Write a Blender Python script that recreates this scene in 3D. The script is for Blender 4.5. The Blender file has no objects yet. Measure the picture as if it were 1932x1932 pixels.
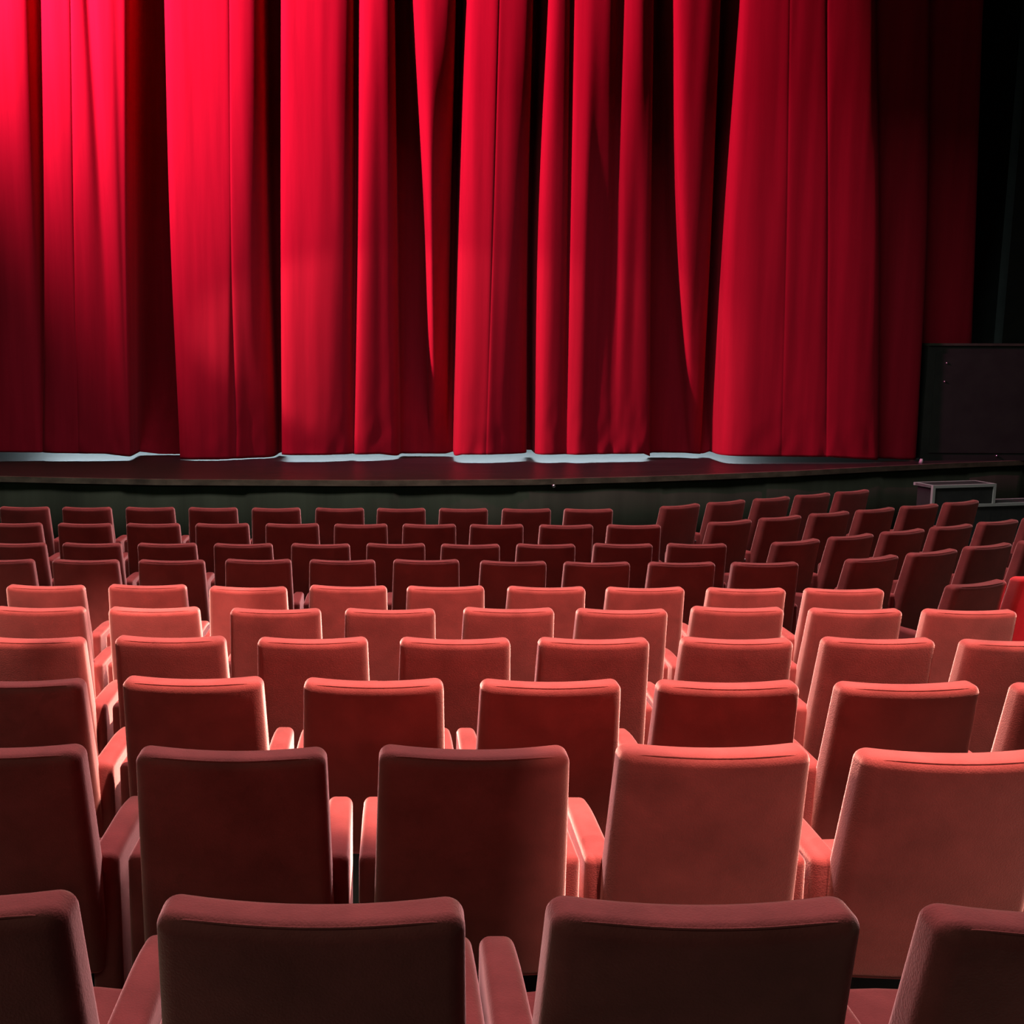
import bpy, bmesh, math, random
from mathutils import Vector, Matrix, noise

scene = bpy.context.scene
C = scene.collection
R = math.radians

# ------------------------------------------------------------------ camera
EYE = Vector((0.0, 0.0, 2.385))
FPX, CX, CY = 2082.0, 735.0, 966.0
PITCH, ROLL = R(8.6), R(0.2)
cam_d = bpy.data.cameras.new('camera')
cam = bpy.data.objects.new('camera', cam_d)
C.objects.link(cam)
cam_d.sensor_width = 36.0
cam_d.sensor_fit = 'HORIZONTAL'
cam_d.lens = 36.0 * FPX / 1932.0
cam_d.shift_x = (966.0 - CX) / 1932.0
cam_d.clip_start = 0.05
cam_d.clip_end = 200
CAM_M = Matrix.Rotation(R(90) - PITCH, 3, 'X') @ Matrix.Rotation(ROLL, 3, 'Z')
cam.matrix_world = Matrix.Translation(EYE) @ CAM_M.to_4x4()
scene.camera = cam

def ray(px, py):
    """direction in the room towards a point measured in the photograph"""
    return CAM_M @ Vector(((px - CX) / FPX, -(py - CY) / FPX, -1.0))
def at_y(px, py, Y):
    d = ray(px, py); return EYE + d * (Y / d.y)
def at_z(px, py, z):
    d = ray(px, py); return EYE + d * ((z - EYE.z) / d.z)

# ------------------------------------------------------------------ exposure
scene.view_settings.view_transform = 'Standard'
scene.view_settings.look = 'None'
scene.view_settings.exposure = 0.0
scene.view_settings.gamma = 1.0
scene.view_settings.use_curve_mapping = False

# ------------------------------------------------------------------ world and lights
w = bpy.data.worlds.new('world'); scene.world = w; w.use_nodes = True
w.node_tree.nodes['Background'].inputs[0].default_value = (0.55, 0.75, 0.65, 1)
w.node_tree.nodes['Background'].inputs[1].default_value = 0.006

def light(name, kind, loc, target, energy, color, **kw):
    ld = bpy.data.lights.new(name, kind)
    ld.energy = energy; ld.color = color
    for k, v in kw.items(): setattr(ld, k, v)
    o = bpy.data.objects.new(name, ld); C.objects.link(o)
    o.location = loc
    o.rotation_euler = (Vector(target) - Vector(loc)).to_track_quat('-Z', 'Y').to_euler()
    return o
def cone(loc, target, radius):
    return 2 * math.atan(radius / (Vector(target) - Vector(loc)).length)

# dim house light over the stalls, then an added rear fill
light('house_and_fill_light', 'AREA', (0.3, 8.0, 8.8), (0.3, 3.4, 0.6), 980, (1.0, 0.93, 0.98), shape='RECTANGLE', size=8, size_y=2.0)
light('house_and_fill_light', 'AREA', (-3.5, -1.2, 6.5), (2.8, 7.5, 0.8), 75, (0.55, 1.0, 0.75), shape='RECTANGLE', size=3, size_y=1.0)  # added greenish fill behind the camera, lifts the dark seat backs
# bright warm pools from the gallery spotlights (oval beams)
def oval(loc, target, rx, ry, roll, energy, color):
    o = light('stalls_spotlight', 'SPOT', loc, target, energy, color, spot_size=cone(loc, target, rx), spot_blend=0.06, shadow_soft_size=0.07)
    m = (Vector(target) - Vector(loc)).to_track_quat('-Z', 'Y').to_matrix() @ Matrix.Rotation(roll, 3, 'Z')
    o.rotation_euler = m.to_euler()
    o.scale = (1.0, ry / rx, 1.0)
    return o
SPOTCOL = (1.0, 0.74, 0.60)
oval((1.3, 2.0, 9.2), (1.093, 4.284, 1.2), 2.45, 2.10, -0.237, 9000, SPOTCOL)
oval((-1.5, 2.0, 9.2), (-2.145, 4.957, 1.2), 1.72, 1.18, 0.741, 9000, SPOTCOL)
oval((1.6, -2.0, 9.2), (1.02, 2.68, 1.0), 0.78, 0.50, 0.0, 2600, SPOTCOL)
# spotlights on the curtain
light('curtain_spotlight', 'SPOT', (-7.0, 10.6, 9.2), (-2.8, 14.0, 7.1), 17000, (1.0, 0.16, 0.46), spot_size=R(78), spot_blend=1.0, shadow_soft_size=0.12)
light('curtain_spotlight', 'SPOT', (-7.3, 10.8, 3.2), (0.1, 14.0, 2.3), 2800, (1.0, 0.60, 0.6), spot_size=R(20), spot_blend=0.4, shadow_soft_size=0.12)
# cool working light behind the curtain
light('backstage_light', 'AREA', (0.0, 17.6, 2.6), (0.0, 13.9, 0.95), 300, (0.72, 0.90, 1.0), shape='RECTANGLE', size=11, size_y=0.4)
# narrow red light on the seat at the far right
P = (3.77, 6.33, 0.8)
light('red_spotlight', 'SPOT', (4.6, 3.0, 8.6), P, 7000, (1.0, 0.02, 0.06), spot_size=cone((4.6, 3.0, 8.6), P, 0.36), spot_blend=0.25, shadow_soft_size=0.04)

# ------------------------------------------------------------------ materials
def mat(name, base, rough=0.6, metallic=0.0, sheen=0.0, sheen_rough=0.4, sheen_tint=(1, 1, 1),
        var=0.0, vscale=8.0, bump=0.0, bscale=200.0, spec=0.5, stretch=(1, 1, 1)):
    m = bpy.data.materials.new(name); m.use_nodes = True
    nt = m.node_tree; b = nt.nodes['Principled BSDF']
    b.inputs['Base Color'].default_value = (*base, 1)
    b.inputs['Roughness'].default_value = rough
    b.inputs['Metallic'].default_value = metallic
    b.inputs['Specular IOR Level'].default_value = spec
    b.inputs['Sheen Weight'].default_value = sheen
    b.inputs['Sheen Roughness'].default_value = sheen_rough
    b.inputs['Sheen Tint'].default_value = (*sheen_tint, 1)
    tc = nt.nodes.new('ShaderNodeTexCoord'); mp = nt.nodes.new('ShaderNodeMapping')
    mp.inputs['Scale'].default_value = stretch
    oi = nt.nodes.new('ShaderNodeObjectInfo')
    nt.links.new(tc.outputs['Object'], mp.inputs['Vector'])
    cmb = nt.nodes.new('ShaderNodeVectorMath'); cmb.operation = 'ADD'
    sc = nt.nodes.new('ShaderNodeMath'); sc.operation = 'MULTIPLY'; sc.inputs[1].default_value = 40
    nt.links.new(oi.outputs['Random'], sc.inputs[0])
    nt.links.new(mp.outputs[0], cmb.inputs[0]); nt.links.new(sc.outputs[0], cmb.inputs[1])
    if var:
        n = nt.nodes.new('ShaderNodeTexNoise'); n.inputs['Scale'].default_value = vscale
        n.inputs['Detail'].default_value = 5; n.inputs['Roughness'].default_value = 0.65
        nt.links.new(cmb.outputs[0], n.inputs['Vector'])
        mr = nt.nodes.new('ShaderNodeMapRange')
        mr.inputs[1].default_value = 0.3; mr.inputs[2].default_value = 0.7
        mr.inputs[3].default_value = 1 - var; mr.inputs[4].default_value = 1 + var
        nt.links.new(n.outputs[0], mr.inputs[0])
        mx = nt.nodes.new('ShaderNodeVectorMath'); mx.operation = 'SCALE'
        mx.inputs[0].default_value = base
        nt.links.new(mr.outputs[0], mx.inputs['Scale'])
        nt.links.new(mx.outputs[0], b.inputs['Base Color'])
        if sheen:
            ms = nt.nodes.new('ShaderNodeMath'); ms.operation = 'MULTIPLY'; ms.inputs[1].default_value = sheen
            nt.links.new(mr.outputs[0], ms.inputs[0]); nt.links.new(ms.outputs[0], b.inputs['Sheen Weight'])
    if bump:
        n2 = nt.nodes.new('ShaderNodeTexNoise'); n2.inputs['Scale'].default_value = bscale
        n2.inputs['Detail'].default_value = 3
        nt.links.new(cmb.outputs[0], n2.inputs['Vector'])
        bp = nt.nodes.new('ShaderNodeBump'); bp.inputs['Strength'].default_value = bump
        bp.inputs['Distance'].default_value = 0.004
        nt.links.new(n2.outputs[0], bp.inputs['Height']); nt.links.new(bp.outputs[0], b.inputs['Normal'])
    return m

M_VELVET = mat('seat velvet', (0.27, 0.043, 0.040), 0.85, sheen=1.0, sheen_rough=0.30, sheen_tint=(1.0, 0.50, 0.48),
               var=0.22, vscale=7.0, bump=0.25, bscale=260, spec=0.1)
def add_nap(m, color, sigma):
    """upright velvet pile: a second, grazing lobe on top of the cloth"""
    nt = m.node_tree; b = nt.nodes['Principled BSDF']; out = nt.nodes['Material Output']
    v = nt.nodes.new('ShaderNodeBsdfSheen'); v.distribution = 'ASHIKHMIN'
    v.inputs['Color'].default_value = (*color, 1); v.inputs['Roughness'].default_value = sigma
    if b.inputs['Normal'].links: nt.links.new(b.inputs['Normal'].links[0].from_socket, v.inputs['Normal'])
    a = nt.nodes.new('ShaderNodeAddShader')
    nt.links.new(b.outputs[0], a.inputs[0]); nt.links.new(v.outputs[0], a.inputs[1]); nt.links.new(a.outputs[0], out.inputs['Surface'])
add_nap(M_VELVET, (0.42, 0.17, 0.15), 0.33)
M_CURTAIN = mat('curtain velvet', (0.25, 0.0078, 0.0185), 0.9, sheen=0.12, sheen_rough=0.4, sheen_tint=(1.0, 0.15, 0.2),
                var=0.13, vscale=1.3, bump=0.2, bscale=150, spec=0.03, stretch=(5, 5, 0.25))
M_SHELL = mat('black seat metal', (0.012, 0.012, 0.012), 0.5)
M_CAP = mat('brushed steel', (0.5, 0.5, 0.48), 0.3, metallic=1.0)
M_CARPET = mat('grey carpet', (0.16, 0.165, 0.15), 0.95, var=0.25, vscale=60, bump=0.4, bscale=400, spec=0.05)
M_STAGE = mat('dark stage boards', (0.018, 0.015, 0.011), 0.38, var=0.4, vscale=3.0, stretch=(0.6, 9, 1), bump=0.08, bscale=30, spec=0.6)
M_LIP = mat('worn wood lip', (0.10, 0.075, 0.05), 0.4, var=0.5, vscale=9, stretch=(0.5, 1, 1))
M_FASCIA = mat('black green cloth', (0.038, 0.044, 0.028), 0.9, var=0.35, vscale=1.5, stretch=(1, 1, 0.05), spec=0.1)
M_BLACK = mat('black painted board', (0.010, 0.014, 0.009), 0.6, var=0.3, vscale=4)
M_WALL = mat('black wall paint', (0.010, 0.012, 0.009), 0.9, var=0.3, vscale=2, spec=0.1)
M_NOSE = mat('pale grey edging', (0.34, 0.35, 0.31), 0.6)
M_RISER = mat('dark step board', (0.02, 0.022, 0.018), 0.7, var=0.3)
M_BACKFLOOR = mat('pale backstage floor', (0.45, 0.50, 0.52), 0.5, var=0.1, vscale=2)

# ------------------------------------------------------------------ helpers
def link(name, bm, m, parent=None, smooth=True):
    me = bpy.data.meshes.new(name); bm.normal_update(); bm.to_mesh(me); bm.free()
    me.materials.append(m)
    if smooth:
        for p in me.polygons: p.use_smooth = True
    o = bpy.data.objects.new(name, me); C.objects.link(o)
    if parent: o.parent = parent
    return o
def tag(o, label=None, cat=None, group=None, kind=None):
    if label: o['label'] = label
    if cat: o['category'] = cat
    if group: o['group'] = group
    if kind: o['kind'] = kind
    return o
def empty(name, loc=(0, 0, 0), rz=0.0):
    o = bpy.data.objects.new(name, None); C.objects.link(o)
    o.empty_display_size = 0.1
    o.location = loc; o.rotation_euler = (0, 0, rz); return o
def box(bm, x0, x1, y0, y1, z0, z1, M=None):
    vs = [bm.verts.new((x, y, z)) for z in (z0, z1) for y in (y0, y1) for x in (x0, x1)]
    for f in ((0, 2, 3, 1), (4, 5, 7, 6), (0, 1, 5, 4), (2, 6, 7, 3), (0, 4, 6, 2), (1, 3, 7, 5)):
        bm.faces.new([vs[i] for i in f])
    if M:
        for v in vs: v.co = M @ v.co
def rbox(h, r, n, seg=4, deform=None):
    """rounded box of half sizes h, edge radius r, n inner divisions per axis"""
    ax = []
    for a in range(3):
        inner = h[a] - r
        c = [-inner - r * math.tan(math.pi / 4 * k / seg) for k in range(seg, 0, -1)]
        c += [-inner + 2 * inner * k / n[a] for k in range(n[a] + 1)]
        c += [inner + r * math.tan(math.pi / 4 * k / seg) for k in range(1, seg + 1)]
        ax.append(c)
    bm = bmesh.new(); cache = {}
    def V(i, j, k):
        key = (i, j, k)
        if key not in cache:
            p = Vector((ax[0][i], ax[1][j], ax[2][k]))
            q = Vector([max(-(h[a] - r), min(h[a] - r, p[a])) for a in range(3)])
            d = p - q
            p2 = q + d.normalized() * r if d.length > 1e-9 else p
            if deform: p2 = deform(p2)
            cache[key] = bm.verts.new(p2)
        return cache[key]
    N = [len(a) - 1 for a in ax]
    for i in range(N[0]):
        for j in range(N[1]):
            bm.faces.new((V(i, j, 0), V(i, j+1, 0), V(i+1, j+1, 0), V(i+1, j, 0)))
            bm.faces.new((V(i, j, N[2]), V(i+1, j, N[2]), V(i+1, j+1, N[2]), V(i, j+1, N[2])))
    for i in range(N[0]):
        for k in range(N[2]):
            bm.faces.new((V(i, 0, k), V(i+1, 0, k), V(i+1, 0, k+1), V(i, 0, k+1)))
            bm.faces.new((V(i, N[1], k), V(i, N[1], k+1), V(i+1, N[1], k+1), V(i+1, N[1], k)))
    for j in range(N[1]):
        for k in range(N[2]):
            bm.faces.new((V(0, j, k), V(0, j, k+1), V(0, j+1, k+1), V(0, j+1, k)))
            bm.faces.new((V(N[0], j, k), V(N[0], j+1, k), V(N[0], j+1, k+1), V(N[0], j, k+1)))
    return bm
def tube(pts, r, sides=6):
    bm = bmesh.new(); rings = []
    for i, p in enumerate(pts):
        a = pts[max(0, i-1)]; b = pts[min(len(pts)-1, i+1)]
        t = (Vector(b) - Vector(a)).normalized()
        u = t.cross(Vector((0, 1, 0.01))).normalized(); v = t.cross(u)
        rings.append([bm.verts.new(Vector(p) + (u * math.cos(2*math.pi*s/sides) + v * math.sin(2*math.pi*s/sides)) * r) for s in range(sides)])
    for a, b in zip(rings, rings[1:]):
        for s in range(sides):
            bm.faces.new((a[s], a[(s+1) % sides], b[(s+1) % sides], b[s]))
    bm.faces.new(rings[0][::-1]); bm.faces.new(rings[-1])
    return bm

# ------------------------------------------------------------------ row layout (nearest row first)
BACK_TOP = 0.95
# mean seat spacing in the photo, mean height of the tops, seats: left edge, right edge, top
ROWS = [
 (733.0, [(-440, 130, 1675), (308, 876, 1690), (1042, 1606, 1687), (1755, 2322, 1704)]),
 (456.7, [(-213, 150, 1404), (250, 614, 1409), (721, 1083, 1405), (1172, 1531, 1403), (1619, 1980, 1411)]),
 (338.0, [(-108, 158, 1282), (232, 498, 1277), (578, 839, 1279), (914, 1176, 1283), (1244, 1506, 1283), (1584, 1846, 1286), (1915, 2180, 1290)]),
 (267.4, [(-58, 156, 1202), (215, 427, 1201), (487, 700, 1203), (757, 968, 1203), (1017, 1228, 1204), (1284, 1495, 1204), (1552, 1762, 1204), (1812, 2023, 1206)]),
 (219.6, [(-18, 157, 1145), (203, 377, 1146), (435, 608, 1148), (650, 823, 1149), (878, 1050, 1147), (1087, 1258, 1149), (1301, 1473, 1144), (1524, 1700, 1148), (1742, 1915, 1151)]),
 (188.4, [(8, 158, 1104), (202, 353, 1104), (393, 543, 1107), (583, 732, 1106), (769, 916, 1106), (955, 1103, 1107), (1145, 1293, 1108), (1333, 1482, 1110), (1517, 1667, 1111)]),
 (160.4, [(-64, 62, 1056), (95, 225, 1056), (258, 386, 1057), (424, 552, 1056), (584, 710, 1057), (741, 869, 1056), (905, 1033, 1059), (1062, 1191, 1061), (1222, 1352, 1061), (1378, 1507, 1061)]),
 (142.7, [(-27, 87, 1025), (113, 229, 1025), (258, 374, 1025), (402, 516, 1026), (549, 664, 1026), (692, 805, 1026), (831, 945, 1027), (971, 1085, 1027), (1118, 1232, 1026), (1256, 1371, 1026)]),
 (129.8, [(-25, 78, 987), (105, 211, 988), (236, 341, 988), (368, 471, 988), (503, 607, 987), (631, 736, 989), (759, 862, 989), (886, 989, 989), (1017, 1122, 988), (1143, 1248, 989)]),
 (118.4, [(-6, 92, 953), (113, 210, 953), (234, 331, 953), (352, 448, 953), (476, 572, 956), (595, 690, 956), (711, 805, 957), (827, 920, 957), (947, 1042, 957), (1061, 1155, 960)]),
]
SP = 0.55
rows = []
for s, seats in ROWS:
    zc = FPX * SP / s
    ym = sum(q[2] for q in seats) / len(seats)
    xm = 735
    d = ray(xm, ym)
    p = EYE + d * zc
    rows.append([p.y, p.z - BACK_TOP])
def row_floor(Y):
    z = rows[0][1]
    for (y, zz) in rows:
        if Y >= y - 0.30: z = zz
    return z

# ------------------------------------------------------------------ the room
STAGE_Z = 0.93
bm = bmesh.new()
XL, XR = -7.5, 9.0
edges = [-2.5] + [r[0] - 0.30 for r in rows[1:8]] + [14.0]
for k in (8, 9): rows[k][1] = rows[7][1]
zs = [r[1] for r in rows[:7]] + [rows[7][1]]
for k in range(8):
    box(bm, XL, XR, edges[k], edges[k+1], -0.3, zs[k])
tag(link('floor', bm, M_CARPET, smooth=False), kind='structure')
bm = bmesh.new(); box(bm, XL - 0.2, XL, -2.5, 21, -0.3, 9.6)
tag(link('wall_left', bm, M_WALL, smooth=False), kind='structure')
bm = bmesh.new(); box(bm, XR, XR + 0.2, -2.5, 21, -0.3, 9.6)
tag(link('wall_right', bm, M_WALL, smooth=False), kind='structure')
bm = bmesh.new(); box(bm, XL, XR, 21, 21.2, -0.3, 9.6)
tag(link('wall_back', bm, M_WALL, smooth=False), kind='structure')
bm = bmesh.new(); box(bm, XL, XR, -2.7, -2.5, -0.3, 9.6)
tag(link('wall_front', bm, M_WALL, smooth=False), kind='structure')
bm = bmesh.new(); box(bm, XL - 0.2, XR + 0.2, -2.7, 21.2, 9.6, 9.8)
tag(link('ceiling', bm, M_WALL, smooth=False), kind='structure')
# side wall of the proscenium, black, right of the curtain
# ------------------------------------------------------------------ stage with a bowed front
lip_px = [(-700, 880), (-300, 892), (0, 899), (130, 902), (300, 905), (500, 906), (700, 907), (870, 906), (1000, 905), (1200, 900), (1350, 895), (1500, 889), (1650, 881), (1800, 874), (1932, 869), (2200, 862)]
lip = [at_z(x, y, STAGE_Z) for x, y in lip_px]
lip = [Vector((XL, lip[0].y, 0))] + [p for p in lip if XL < p.x < XR] + [Vector((XR, lip[-1].y + 0.1, 0))]
def strip(bm, line, y_in, y_out, z0, z1):
    """solid following the lip line between two offsets in y (y_out None means a straight back edge)"""
    prev = None
    for p in line:
        a = p.y + y_in; b = (y_out if y_out > 10 else p.y + y_out)
        ring = [bm.verts.new((p.x, a, z0)), bm.verts.new((p.x, b, z0)), bm.verts.new((p.x, b, z1)), bm.verts.new((p.x, a, z1))]
        if prev:
            for s in range(4): bm.faces.new((prev[s], prev[(s+1) % 4], ring[(s+1) % 4], ring[s]))
        else: bm.faces.new(ring[::-1])
        prev = ring
    bm.faces.new(prev)
    bmesh.ops.recalc_face_normals(bm, faces=bm.faces)
bm = bmesh.new(); strip(bm, lip, 0.05, 21.0, STAGE_Z - 0.05, STAGE_Z)
stage = tag(link('floor_stage', bm, M_STAGE, smooth=False), kind='structure')
bm = bmesh.new(); strip(bm, lip, 0.0, 0.05, STAGE_Z - 0.06, STAGE_Z + 0.002)
tag(link('trim_1', bm, M_LIP, smooth=False), kind='structure')
# fascia of black cloth panels under the lip
bm = bmesh.new()
dense = []
for a, b in zip(lip, lip[1:]):
    n = max(1, int((b - a).length / 0.06))
    for i in range(n): dense.append(a.lerp(b, i / n))
dense.append(lip[-1])
def fold(x):
    return 0.045 + 0.004 * math.sin(x * 7.0) + (0.012 if math.sin(x * 2.1) > 0.2 else 0.0)
line2 = [Vector((p.x, p.y + fold(p.x), 0)) for p in dense]
strip(bm, line2, 0.0, 0.02, 0.0, STAGE_Z - 0.06)
tag(link('wall_stage_front', bm, M_FASCIA), kind='structure')

# ------------------------------------------------------------------ curtain
YC = 14.05
# x at the top, middle and hem of the photo, fold depth towards the seats at the same three heights
CTRL = [
 (-520,-520,-520,-.30,-.30,-.30), (-500,-500,-500,.02,.02,.02), (-430,-430,-430,.10,.10,.10), (-330,-330,-330,.04,.04,.04),
 (-322,-322,-322,-.3,-.3,-.3), (-290,-292,-290,-.3,-.3,-.3), (-284,-286,-284,.02,.02,.02), (-200,-205,-200,.10,.10,.10), (-110,-108,-110,.04,.04,.04),
 (-104,-102,-104,-.30,-.30,-.25), (-70,-66,-70,-.30,-.30,-.25), (-64,-60,-62,.02,.02,.02), (-10,-6,-4,.10,.10,.08), (25,34,38,.09,.09,.07),
 (54,66,76,.03,.03,.04), (58,70,79,-.25,-.20,.0), (72,79,82,-.25,-.20,.0), (77,83,86,.03,.03,.05), (100,108,112,.09,.09,.08),
 (133,139,148,.09,.08,.07), (136,142,151,.055,.05,.06), (139,145,154,.09,.085,.07), (157,178,196,.09,.09,.06), (167,194,215,.00,.02,.04),
 (184,208,232,.09,.09,.07), (210,224,240,.10,.10,.07), (222,232,244,.05,.06,.06), (247,245,248,.04,.04,.05),
 (238,236,240,-1.0,-1.0,-1.0), (262,266,280,-1.3,-1.3,-1.3), (322,330,346,-1.2,-1.2,-1.1), (306,317,336,.0,.0,.0), (320,330,350,.10,.10,.10),
 (345,352,375,.12,.12,.12), (400,402,410,.13,.12,.10), (432,435,432,.12,.11,.06), (435,438,441,.105,.095,-.03), (438,441,452,.12,.11,-.02),
 (470,472,466,.12,.07,-.10), (496,503,518,.04,-.08,-.24),
 (492,498,515,-.75,-.75,-.75), (531,532,535,-.75,-.75,-.75), (528,527,529,.0,.0,.0), (540,540,545,.10,.10,.11), (600,600,600,.12,.11,.09),
 (640,638,630,.10,.08,.02), (664,662,655,.06,.0,-.06), (668,666,662,-.16,-.16,-.12), (674,673,668,-.16,-.16,-.12), (679,677,672,.04,.02,-.02),
 (700,694,686,.10,.04,-.02), (725,722,715,.10,-.04,-.11), (746,751,753,.05,-.11,-.18),
 (742,748,754,-.75,-.75,-.62), (780,806,811,-.75,-.60,-.62), (776,802,814,.0,-.18,-.62), (800,813,822,.10,-.02,-.61), (835,828,832,.10,-.14,-.62), (862,853,846,.03,-.30,-.62),
 (862,853,849,-.75,-.75,-.64), (882,871,862,-.75,-.75,-.66), (878,866,857,.0,.0,.02), (892,880,874,.08,.10,.11), (930,920,905,.11,.12,.11),
 (938,926,913,.11,.12,.10), (941,929,916,.10,.11,.095), (944,932,919,.11,.12,.10), (985,970,948,.11,.08,.03), (1009,1001,1000,.05,-.08,-.12),
 (1007,1000,999,-.75,-.75,-.75), (1035,1019,1016,-.75,-.75,-.75), (1031,1014,1010,.0,.0,.0), (1046,1030,1026,.09,.10,.10), (1073,1068,1058,.06,.04,.02),
 (1078,1073,1068,-.10,-.08,-.02), (1084,1078,1073,.05,.05,.05), (1110,1102,1092,.10,.09,.08), (1130,1120,1112,.10,.02,.02), (1155,1150,1145,.08,-.04,-.03),
 (1164,1158,1153,.0,-.07,-.05), (1174,1168,1163,.0,-.08,-.06), (1182,1178,1174,.05,-.06,-.06), (1208,1208,1205,.10,-.08,-.10), (1222,1222,1219,.05,-.10,-.12), (1236,1236,1234,.03,-.13,-.15),
 (1234,1234,1236,-.75,-.75,-.62), (1272,1288,1318,-.75,-.60,-.56), (1269,1285,1322,.0,-.12,-.50), (1286,1298,1328,.08,-.05,-.48), (1335,1330,1336,.06,-.10,-.48), (1366,1354,1344,.01,-.16,-.50),
 (1364,1351,1342,-.75,-.75,-.75), (1399,1375,1366,-.75,-.75,-.75), (1396,1371,1361,.0,.0,.02), (1418,1398,1388,.08,.09,.12), (1481,1475,1465,.10,.10,.10), (1485,1479,1469,.09,.09,.095), (1489,1483,1473,.10,.10,.10),
 (1551,1552,1550,.10,.10,.10), (1555,1556,1554,.08,.085,.09), (1559,1560,1558,.10,.10,.10), (1620,1630,1622,.09,.09,.09), (1652,1660,1658,.05,.05,.05),
 (1656,1664,1661,-.22,-.22,-.22), (1690,1695,1690,-.20,-.20,-.20), (1740,1738,1722,-.12,-.12,-.13), (1771,1766,1745,-.16,-.16,-.16),
 (1776,1769,1749,-.58,-.58,-.58), (1830,1815,1800,-.50,-.50,-.50), (1880,1868,1850,-.50,-.50,-.50), (1904,1889,1872,-.54,-.54,-.54), (1908,1893,1876,-1.0,-1.0,-1.0),
]
HEM = [(-500,.09),(0,.095),(200,.075),(285,.012),(510,.012),(535,.07),(715,.07),(745,.04),(765,.03),(845,.03),(872,.085),(1218,.085),(1234,.04),(1250,.055),(1325,.055),(1350,.045),(1366,.08),(1560,.07),(1650,.03),(1745,.012),(2000,.012)]
HEMX = [(at_y(a, 857, YC).x, b) for a, b in HEM]
def hemgap(x):
    for (a, ga), (b, gb) in zip(HEMX, HEMX[1:]):
        if x <= b: return ga + (gb - ga) * max(0.0, (x - a) / (b - a))
    return HEMX[-1][1]
def curtain_mesh():
    zt, zm, zb = at_y(735, 0, YC).z, at_y(735, 430, YC).z, at_y(735, 857, YC).z
    cols = []
    for c in CTRL:
        cols.append(([at_y(c[0], 0, YC).x, at_y(c[1], 430, YC).x, at_y(c[2], 857, YC).x], c[3:6]))
    def interp(v, z):
        if z >= zt: return v[0]
        if z >= zm:
            t = (z - zm) / (zt - zm); a, b = v[1], v[0]
            m1 = 0.5 * ((v[0] - v[1]) + (v[1] - v[2])); m0 = v[0] - v[1]
            h = (2*t**3 - 3*t**2 + 1) * a + (t**3 - 2*t**2 + t) * m1 + (-2*t**3 + 3*t**2) * b + (t**3 - t**2) * m0
            return h
        t = (z - zb) / (zm - zb); t = max(t, 0); a, b = v[2], v[1]
        m1 = 0.5 * ((v[0] - v[1]) + (v[1] - v[2])); m0 = v[1] - v[2]
        return (2*t**3 - 3*t**2 + 1) * a + (t**3 - 2*t**2 + t) * m0 + (-2*t**3 + 3*t**2) * b + (t**3 - t**2) * m1
    gap = 0.075
    hem_z = STAGE_Z + gap
    top = 9.3
    nz = 90
    zlist = [hem_z + (top - hem_z) * (i / nz) ** 1.25 for i in range(nz + 1)]
    bm = bmesh.new(); prev = None
    for zi, z in enumerate(zlist):
        pts = [(interp(x, z), interp(d, z)) for x, d in cols]
        fine = []
        for (x0, d0), (x1, d1) in zip(pts, pts[1:]):
            L = math.hypot(x1 - x0, d1 - d0)
            n = 7
            for i in range(n):
                fine.append((x0 + (x1 - x0) * i / n, d0 + (d1 - d0) * i / n))
        fine.append(pts[-1])
        for _ in range(9):
            fine = [fine[0]] + [((a[0] + 2*b[0] + c[0]) / 4, (a[1] + 2*b[1] + c[1]) / 4) for a, b, c in zip(fine, fine[1:], fine[2:])] + [fine[-1]]
        ring = []
        for i, (x, d) in enumerate(fine):
            low = math.exp(-(z - hem_z) / 0.35)
            wr = 0.010 * noise.noise(Vector((x * 7, 0, z * 0.35))) + 0.02 * low * noise.noise(Vector((x * 9, 3, z * 4)))
            near = math.exp(-(z - hem_z) / 0.4)
            if d < -0.58: d = (-0.58 - (-0.58 - d) * (1 - near))
            hz = z
            if zi < 6:   # hem shaped lower on some folds to block the backstage light there
                hz = z + (hemgap(x) - gap) * (1 - zi / 6)
            ring.append(bm.verts.new((x, YC - d - wr, hz)))
        if prev:
            for a, b, c, d_ in zip(prev, prev[1:], ring[1:], ring): bm.faces.new((a, b, c, d_))
        prev = ring
    return bm
cur = link('stage_curtain', curtain_mesh(), M_CURTAIN)
so = cur.modifiers.new('thickness', 'SOLIDIFY'); so.thickness = 0.006; so.offset = 1
tag(cur, 'tall red velvet stage curtain hanging in deep folds above the stage floor', 'curtain')

# ------------------------------------------------------------------ seats
BH = 0.30           # half height of the backrest
LEAN = math.tan(R(13))
def back_deform(p):
    x, y, z = p
    t = (z + BH) / (2 * BH)                   # 0 bottom, 1 top
    wdt = 1.0 + 0.095 * (1 - t)
    thick = 1.0 + 0.25 * (1 - t)
    u = x / 0.21
    y2 = y * thick - 0.016 * (1 - u * u) + (BH - z) * LEAN - 0.045
    z2 = z + 0.009 * (u * u) * max(0.0, t - 0.5) * 2 - 0.007
    # a soft roll: the top pad bulges a little
    return Vector((x * wdt, y2, z2 + BACK_TOP + 0.012 - BH))
def arm_deform(side):
    def f(p):
        x, y, z = p
        # gentle taper towards the front, rounded drop at the front end
        t = (y + 0.20) / 0.40
        x2 = x * (1.0 - 0.10 * t)
        drop = 0.018 * max(0.0, t - 0.6) ** 2 / 0.16 if z > 0 else 0
        return Vector((side * 0.2260 + x2, y + 0.245, z + 0.385 - drop))
    return f
def cushion_deform(p):
    x, y, z = p
    crown = 0.018 * (1 - (x / 0.2) ** 2) * (1 if z > 0 else 0)
    return Vector((x, y + 0.33, z + 0.40 + crown + (y * 0.05)))

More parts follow.
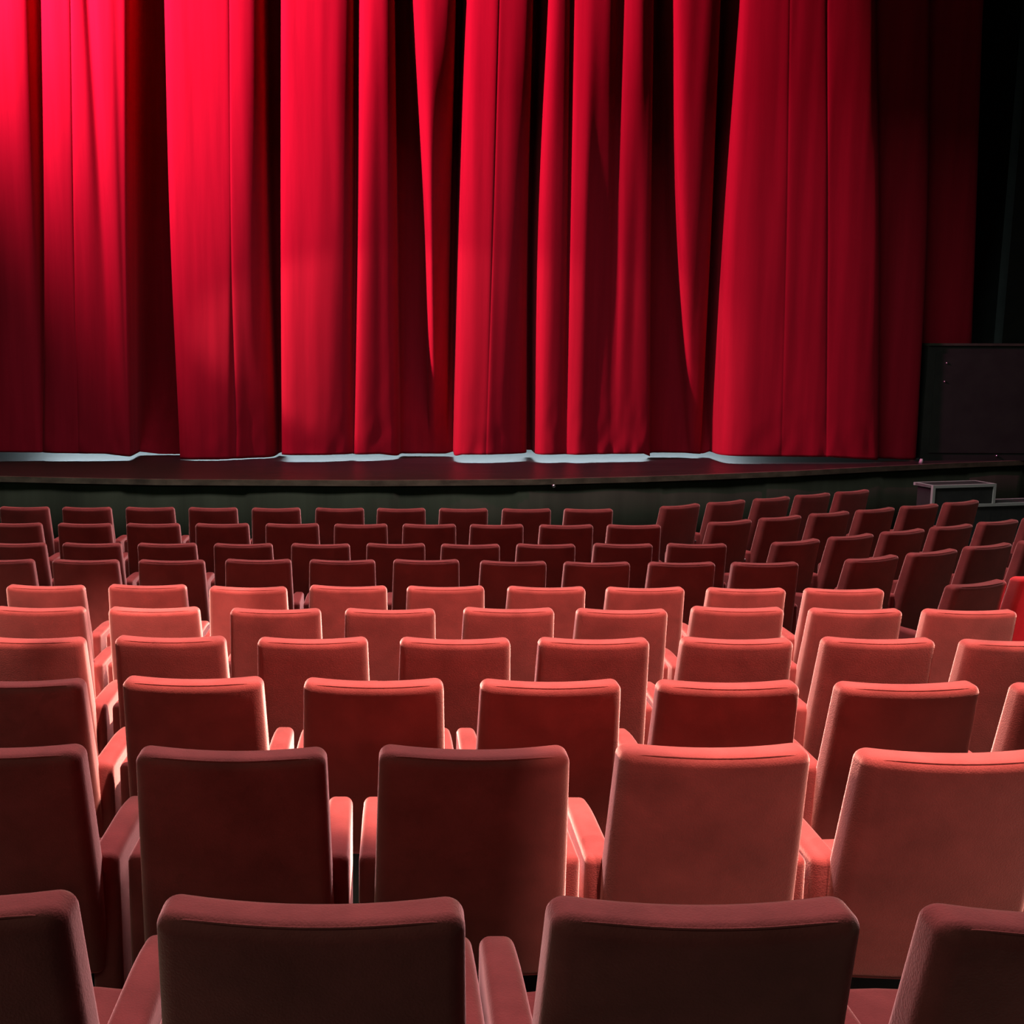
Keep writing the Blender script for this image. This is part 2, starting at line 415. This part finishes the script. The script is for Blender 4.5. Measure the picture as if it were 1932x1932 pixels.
def make_seat():
    root = empty('theatre_seat')
    back = link('backrest', rbox((0.2105, 0.045, BH), 0.029, (10, 2, 12), 4, back_deform), M_VELVET, root)
    # welt running along the rear upper edge and down both rear edges
    pts = []
    def rear(x, z):
        p = back_deform((x, -0.044 + 0.004, z)); return p
    w0 = 0.2125
    for k in range(15):
        u = -1 + 2 * k / 14
        pts.append(back_deform(Vector((u * (w0 - 0.020), -0.045 + 0.012, BH - 0.0048 - 0.006 * u ** 8))))
    link('piping', tube(pts, 0.0022), M_VELVET, back)
    for s in (-1, 1):
        link('armrest', rbox((0.0360, 0.20, 0.275), 0.022, (2, 8, 6), 3, arm_deform(s)), M_VELVET, root)
    link('seat_cushion', rbox((0.188, 0.21, 0.06), 0.03, (4, 4, 1), 3, cushion_deform), M_VELVET, root)
    bm = bmesh.new(); box(bm, -0.18, 0.18, 0.12, 0.48, 0.10, 0.345); box(bm, -0.03, 0.03, 0.2, 0.4, 0.0, 0.1)
    for s in (-1, 1): box(bm, s*0.228 - 0.025, s*0.228 + 0.025, 0.08, 0.42, 0.0, 0.115)
    link('base', bm, M_SHELL, root, smooth=False)
    for s in (-1, 1):
        bm = bmesh.new()
        bmesh.ops.create_cone(bm, cap_ends=True, segments=12, radius1=0.009, radius2=0.008, depth=0.006,
                              matrix=Matrix.Translation((s * 0.2620, 0.07, 0.59)) @ Matrix.Rotation(R(90), 4, 'Y'))
        link('pivot_cap', bm, M_CAP, root)
    return root
def copy_tree(o, parent=None, skip='-'):
    c = o.copy(); C.objects.link(c)
    if parent: c.parent = parent
    for ch in list(o.children):
        if not ch.name.startswith(skip): copy_tree(ch, c, skip)
    return c
proto = make_seat()
used = [False]
rnd = random.Random(4)
def put_seat(x, y, z, rz, dz, label, group):
    if used[0]: o = copy_tree(proto, None, 'pivot_cap' if rz == 0.0 else '-')
    else: o = proto; used[0] = True
    o.location = (x, y, z); o.rotation_euler = (0, 0, rz)
    for ch in o.children:
        if ch.name.startswith('backrest'):
            ch.location = (0, 0, dz)
            ch.rotation_euler = (R(rnd.uniform(-0.35, 0.35)), R(rnd.uniform(-0.35, 0.35)), R(rnd.uniform(-0.8, 0.8)))
    tag(o, label, 'seat', group)
    return o
ORD = ['first', 'second', 'third', 'fourth', 'fifth', 'sixth', 'seventh', 'eighth', 'ninth', 'tenth']
RN = ['row nearest the camera', 'second row from the camera', 'third row from the camera', 'fourth row from the camera',
      'fifth row from the camera', 'sixth row from the camera', 'seventh row from the camera',
      'eighth row from the camera', 'second centre row from the stage', 'centre row nearest the stage']
CR = rnd.uniform
pending = []
for k, (s, seats) in enumerate(ROWS):
    Y, Z = rows[k]
    xs = [at_y((q[0] + q[1]) / 2, q[2], Y - 0.05).x for q in seats]
    n_ = len(xs); mi = (n_ - 1) / 2; mxs = sum(xs) / n_
    stp = max(0.531, sum((i - mi) * (x - mxs) for i, x in enumerate(xs)) / sum((i - mi) ** 2 for i in range(n_)))
    xs = [0.5 * x + 0.5 * (mxs + (i - mi) * stp) for i, x in enumerate(xs)]
    for i, (xl, xr, yt) in enumerate(seats):
        p = at_y((xl + xr) / 2, yt, Y)
        lit = (k in (3, 4, 5)) or (k == 2 and 1 <= i <= 5) or (k == 1 and i >= 3)
        col = 'brightly lit coral' if lit else ('shadowed plum' if k < 3 else 'dim plum')
        label = '%s velvet seat, %s from left in the %s' % (col, ORD[i], RN[k])
        dz = max(-0.012, min(0.012, p.z - BACK_TOP - Z))
        pending.append((xs[i], Y, Z, 0.0, dz, label, 'centre block, ' + RN[k]))
# angled block on the right: first and last seat centre of every row in the photo
SIDE = [
 ('row nearest the stage', 9, [(1240,957,1315,951),(1329,950,1400,943),(1410,942,1481,936),(1494,935,1562,930),(1573,929,1639,925)], 0),
 ('second row from the stage', 8, [(1333,986,1416,979),(1427,977,1504,971),(1520,973,1597,966),(1605,963,1679,957),(1691,956,1764,951),(1768,950,1835,943)], 0),
 ('third row from the stage', 7, [(1456,1024,1546,1014),(1558,1016,1643,1005),(1658,1007,1740,996),(1746,995,1825,988),(1831,986,1904,979),(1915,981,1985,974)], 0),
 ('fourth row from the stage', 6, [(1596,1056,1693,1046),(1704,1046,1796,1033),(1808,1033,1895,1023),(1905,1024,1988,1015)], 0),
 ('fifth row from the stage', 5, [(1776,1107,1880,1092),(1893,1094,1993,1080)], 0),
]
ANG = R(25)
side_plat = bmesh.new()
for name, k, seats, _ in SIDE:
    Z = rows[k][1]
    P3 = [at_z((a + c) / 2, (b + d) / 2, Z + BACK_TOP) for a, b, c, d in seats]
    if len(P3) > 1 and k > 5:
        n = len(P3); mx = sum(p.x for p in P3) / n; my = sum(p.y for p in P3) / n
        ang = math.atan2(sum((p.x - mx) * (p.y - my) for p in P3), sum((p.x - mx) ** 2 for p in P3))
    else:
        mx, my, n = P3[0].x, P3[0].y, 1
        ang = ANG
    ca, sa = math.cos(ang), math.sin(ang)
    for i, p in enumerate(P3):
        t = (i - (n - 1) / 2) * (0.56 if k > 5 else 0.55) if k > 5 else i * 0.55
        x, y = mx + t * ca, my + t * sa
        col = 'bright crimson' if (k == 5 and i == 1) else 'dim plum'
        label = '%s seat, %s from left, angled right block, %s' % (col, ORD[i], name)
        pending.append((x, y, Z, ang, 0.0, label, 'angled right block, ' + name))
    if Z > rows[7][1] + 0.005:
        t0 = (-(n - 1) / 2 * 0.56 if k > 5 else 0) - 0.3
        M = Matrix.Translation((mx, my, 0)) @ Matrix.Rotation(ang, 4, 'Z')
        box(side_plat, t0, t0 + 3.0, -0.2, 0.68, -0.05, Z, M)
pending.sort(key=lambda a: a[3] == 0.0)      # the angled block first: it carries the small steel caps
for a in pending: put_seat(*a)
tag(link('floor_riser', side_plat, M_CARPET, smooth=False), kind='structure')

# ------------------------------------------------------------------ steps beside the stage
def nosing(bm, x0, x1, y0, y1, z, t=0.03):
    box(bm, x0, x1, y0, y0 + 0.045, z - t, z + 0.004)
a = at_y(1761, 916, 11.35)
st = empty('stage_steps', (a.x, 11.35, rows[7][1]), R(13))
zt = a.z - rows[7][1]; zl = zt - 0.21; wt = 0.77; dp = 0.30
def rel(name, m, *boxes, parent=st):
    bm = bmesh.new()
    for q in boxes: box(bm, *q)
    return link(name, bm, m, parent, smooth=False)
def tread(x0, x1, z):
    t = rel('tread', M_RISER, (x0, x1, 0.03, dp - 0.03, z - 0.03, z - 0.002))
    rel('nosing', M_NOSE, (x0 - 0.0, x1, 0.0, 0.03, z - 0.03, z), (x0, x1, dp - 0.03, dp, z - 0.03, z), (x0, x0 + 0.03, 0.03, dp - 0.03, z - 0.03, z), (x1 - 0.03, x1, 0.03, dp - 0.03, z - 0.03, z), parent=t)
tread(0, wt, zt)
tread(wt - 0.22, wt + 0.75, zl)
for x in (0.0, wt - 0.03):
    rel('post', M_NOSE, (x, x + 0.03, 0.0, 0.03, 0.0 if x == 0 else zl, zt - 0.03))
rel('post', M_NOSE, (wt + 0.72, wt + 0.75, 0.0, 0.03, 0.0, zl - 0.03))
rel('panel', M_RISER, (0.03, wt - 0.03, 0.012, dp - 0.03, 0.0, zt - 0.032))
rel('panel', M_RISER, (wt - 0.03, wt + 0.72, 0.014, dp - 0.03, 0.0, zl - 0.032))
tag(st, 'small dark steps with pale grey edges against the stage front at right', 'steps')

# ------------------------------------------------------------------ black cabinet at the right end of the stage
a = at_y(1752, 652, 14.26); b = at_y(1932, 652, 14.26)
cab = empty('black_cabinet', (a.x, 14.26, STAGE_Z))
H = a.z - STAGE_Z
def crel(name, m, *boxes):
    bm = bmesh.new()
    for q in boxes: box(bm, *q)
    return link(name, bm, m, cab, smooth=False)
Wc = 1.75
crel('body', M_BLACK, (0.0, Wc, 0, 0.18, 0.0, H))
crel('top_board', M_FASCIA, (-0.0, Wc + 0.02, -0.02, 0.19, H, H + 0.03))
crel('front_panel', M_BLACK, (0.10, Wc - 0.03, -0.012, 0.0, 0.10, H - 0.10))
for (px, py) in ((1787, 685), (1783, 720), (1881, 860)):
    q = at_y(px, py, 14.24)
    bm = bmesh.new()
    bmesh.ops.create_uvsphere(bm, u_segments=10, v_segments=6, radius=0.014, matrix=Matrix.Translation((q.x - a.x, -0.014, q.z - STAGE_Z)))
    link('latch', bm, M_CAP, cab)
tag(cab, 'large black cabinet standing on the stage right of the red curtain', 'cabinet')

# little fittings
q = at_z(1738, 873, STAGE_Z)
bm = bmesh.new()
bmesh.ops.create_cone(bm, cap_ends=True, segments=12, radius1=0.03, radius2=0.015, depth=0.05, matrix=Matrix.Translation((0, 0, 0.025)))
o = link('cable_weight', bm, M_NOSE); o.location = (q.x, q.y, STAGE_Z)
tag(o, 'small pale fitting on the stage floor at the curtain end', 'fitting')
q = at_y(1045, 917, 11.98)
bm = bmesh.new()
bmesh.ops.create_cone(bm, cap_ends=True, segments=14, radius1=0.022, radius2=0.016, depth=0.03, matrix=Matrix.Rotation(R(90), 4, 'X'))
o = link('wall_socket', bm, M_CAP); o.location = (q.x, q.y, q.z)
tag(o, 'tiny pale round fitting on the black stage front', 'fitting')
# black side masking right of the curtain
bm = bmesh.new(); box(bm, at_y(1912, 300, 14.9).x, XR, 14.8, 15.0, STAGE_Z, 9.6)
tag(link('wall_proscenium', bm, M_WALL, smooth=False), kind='structure')
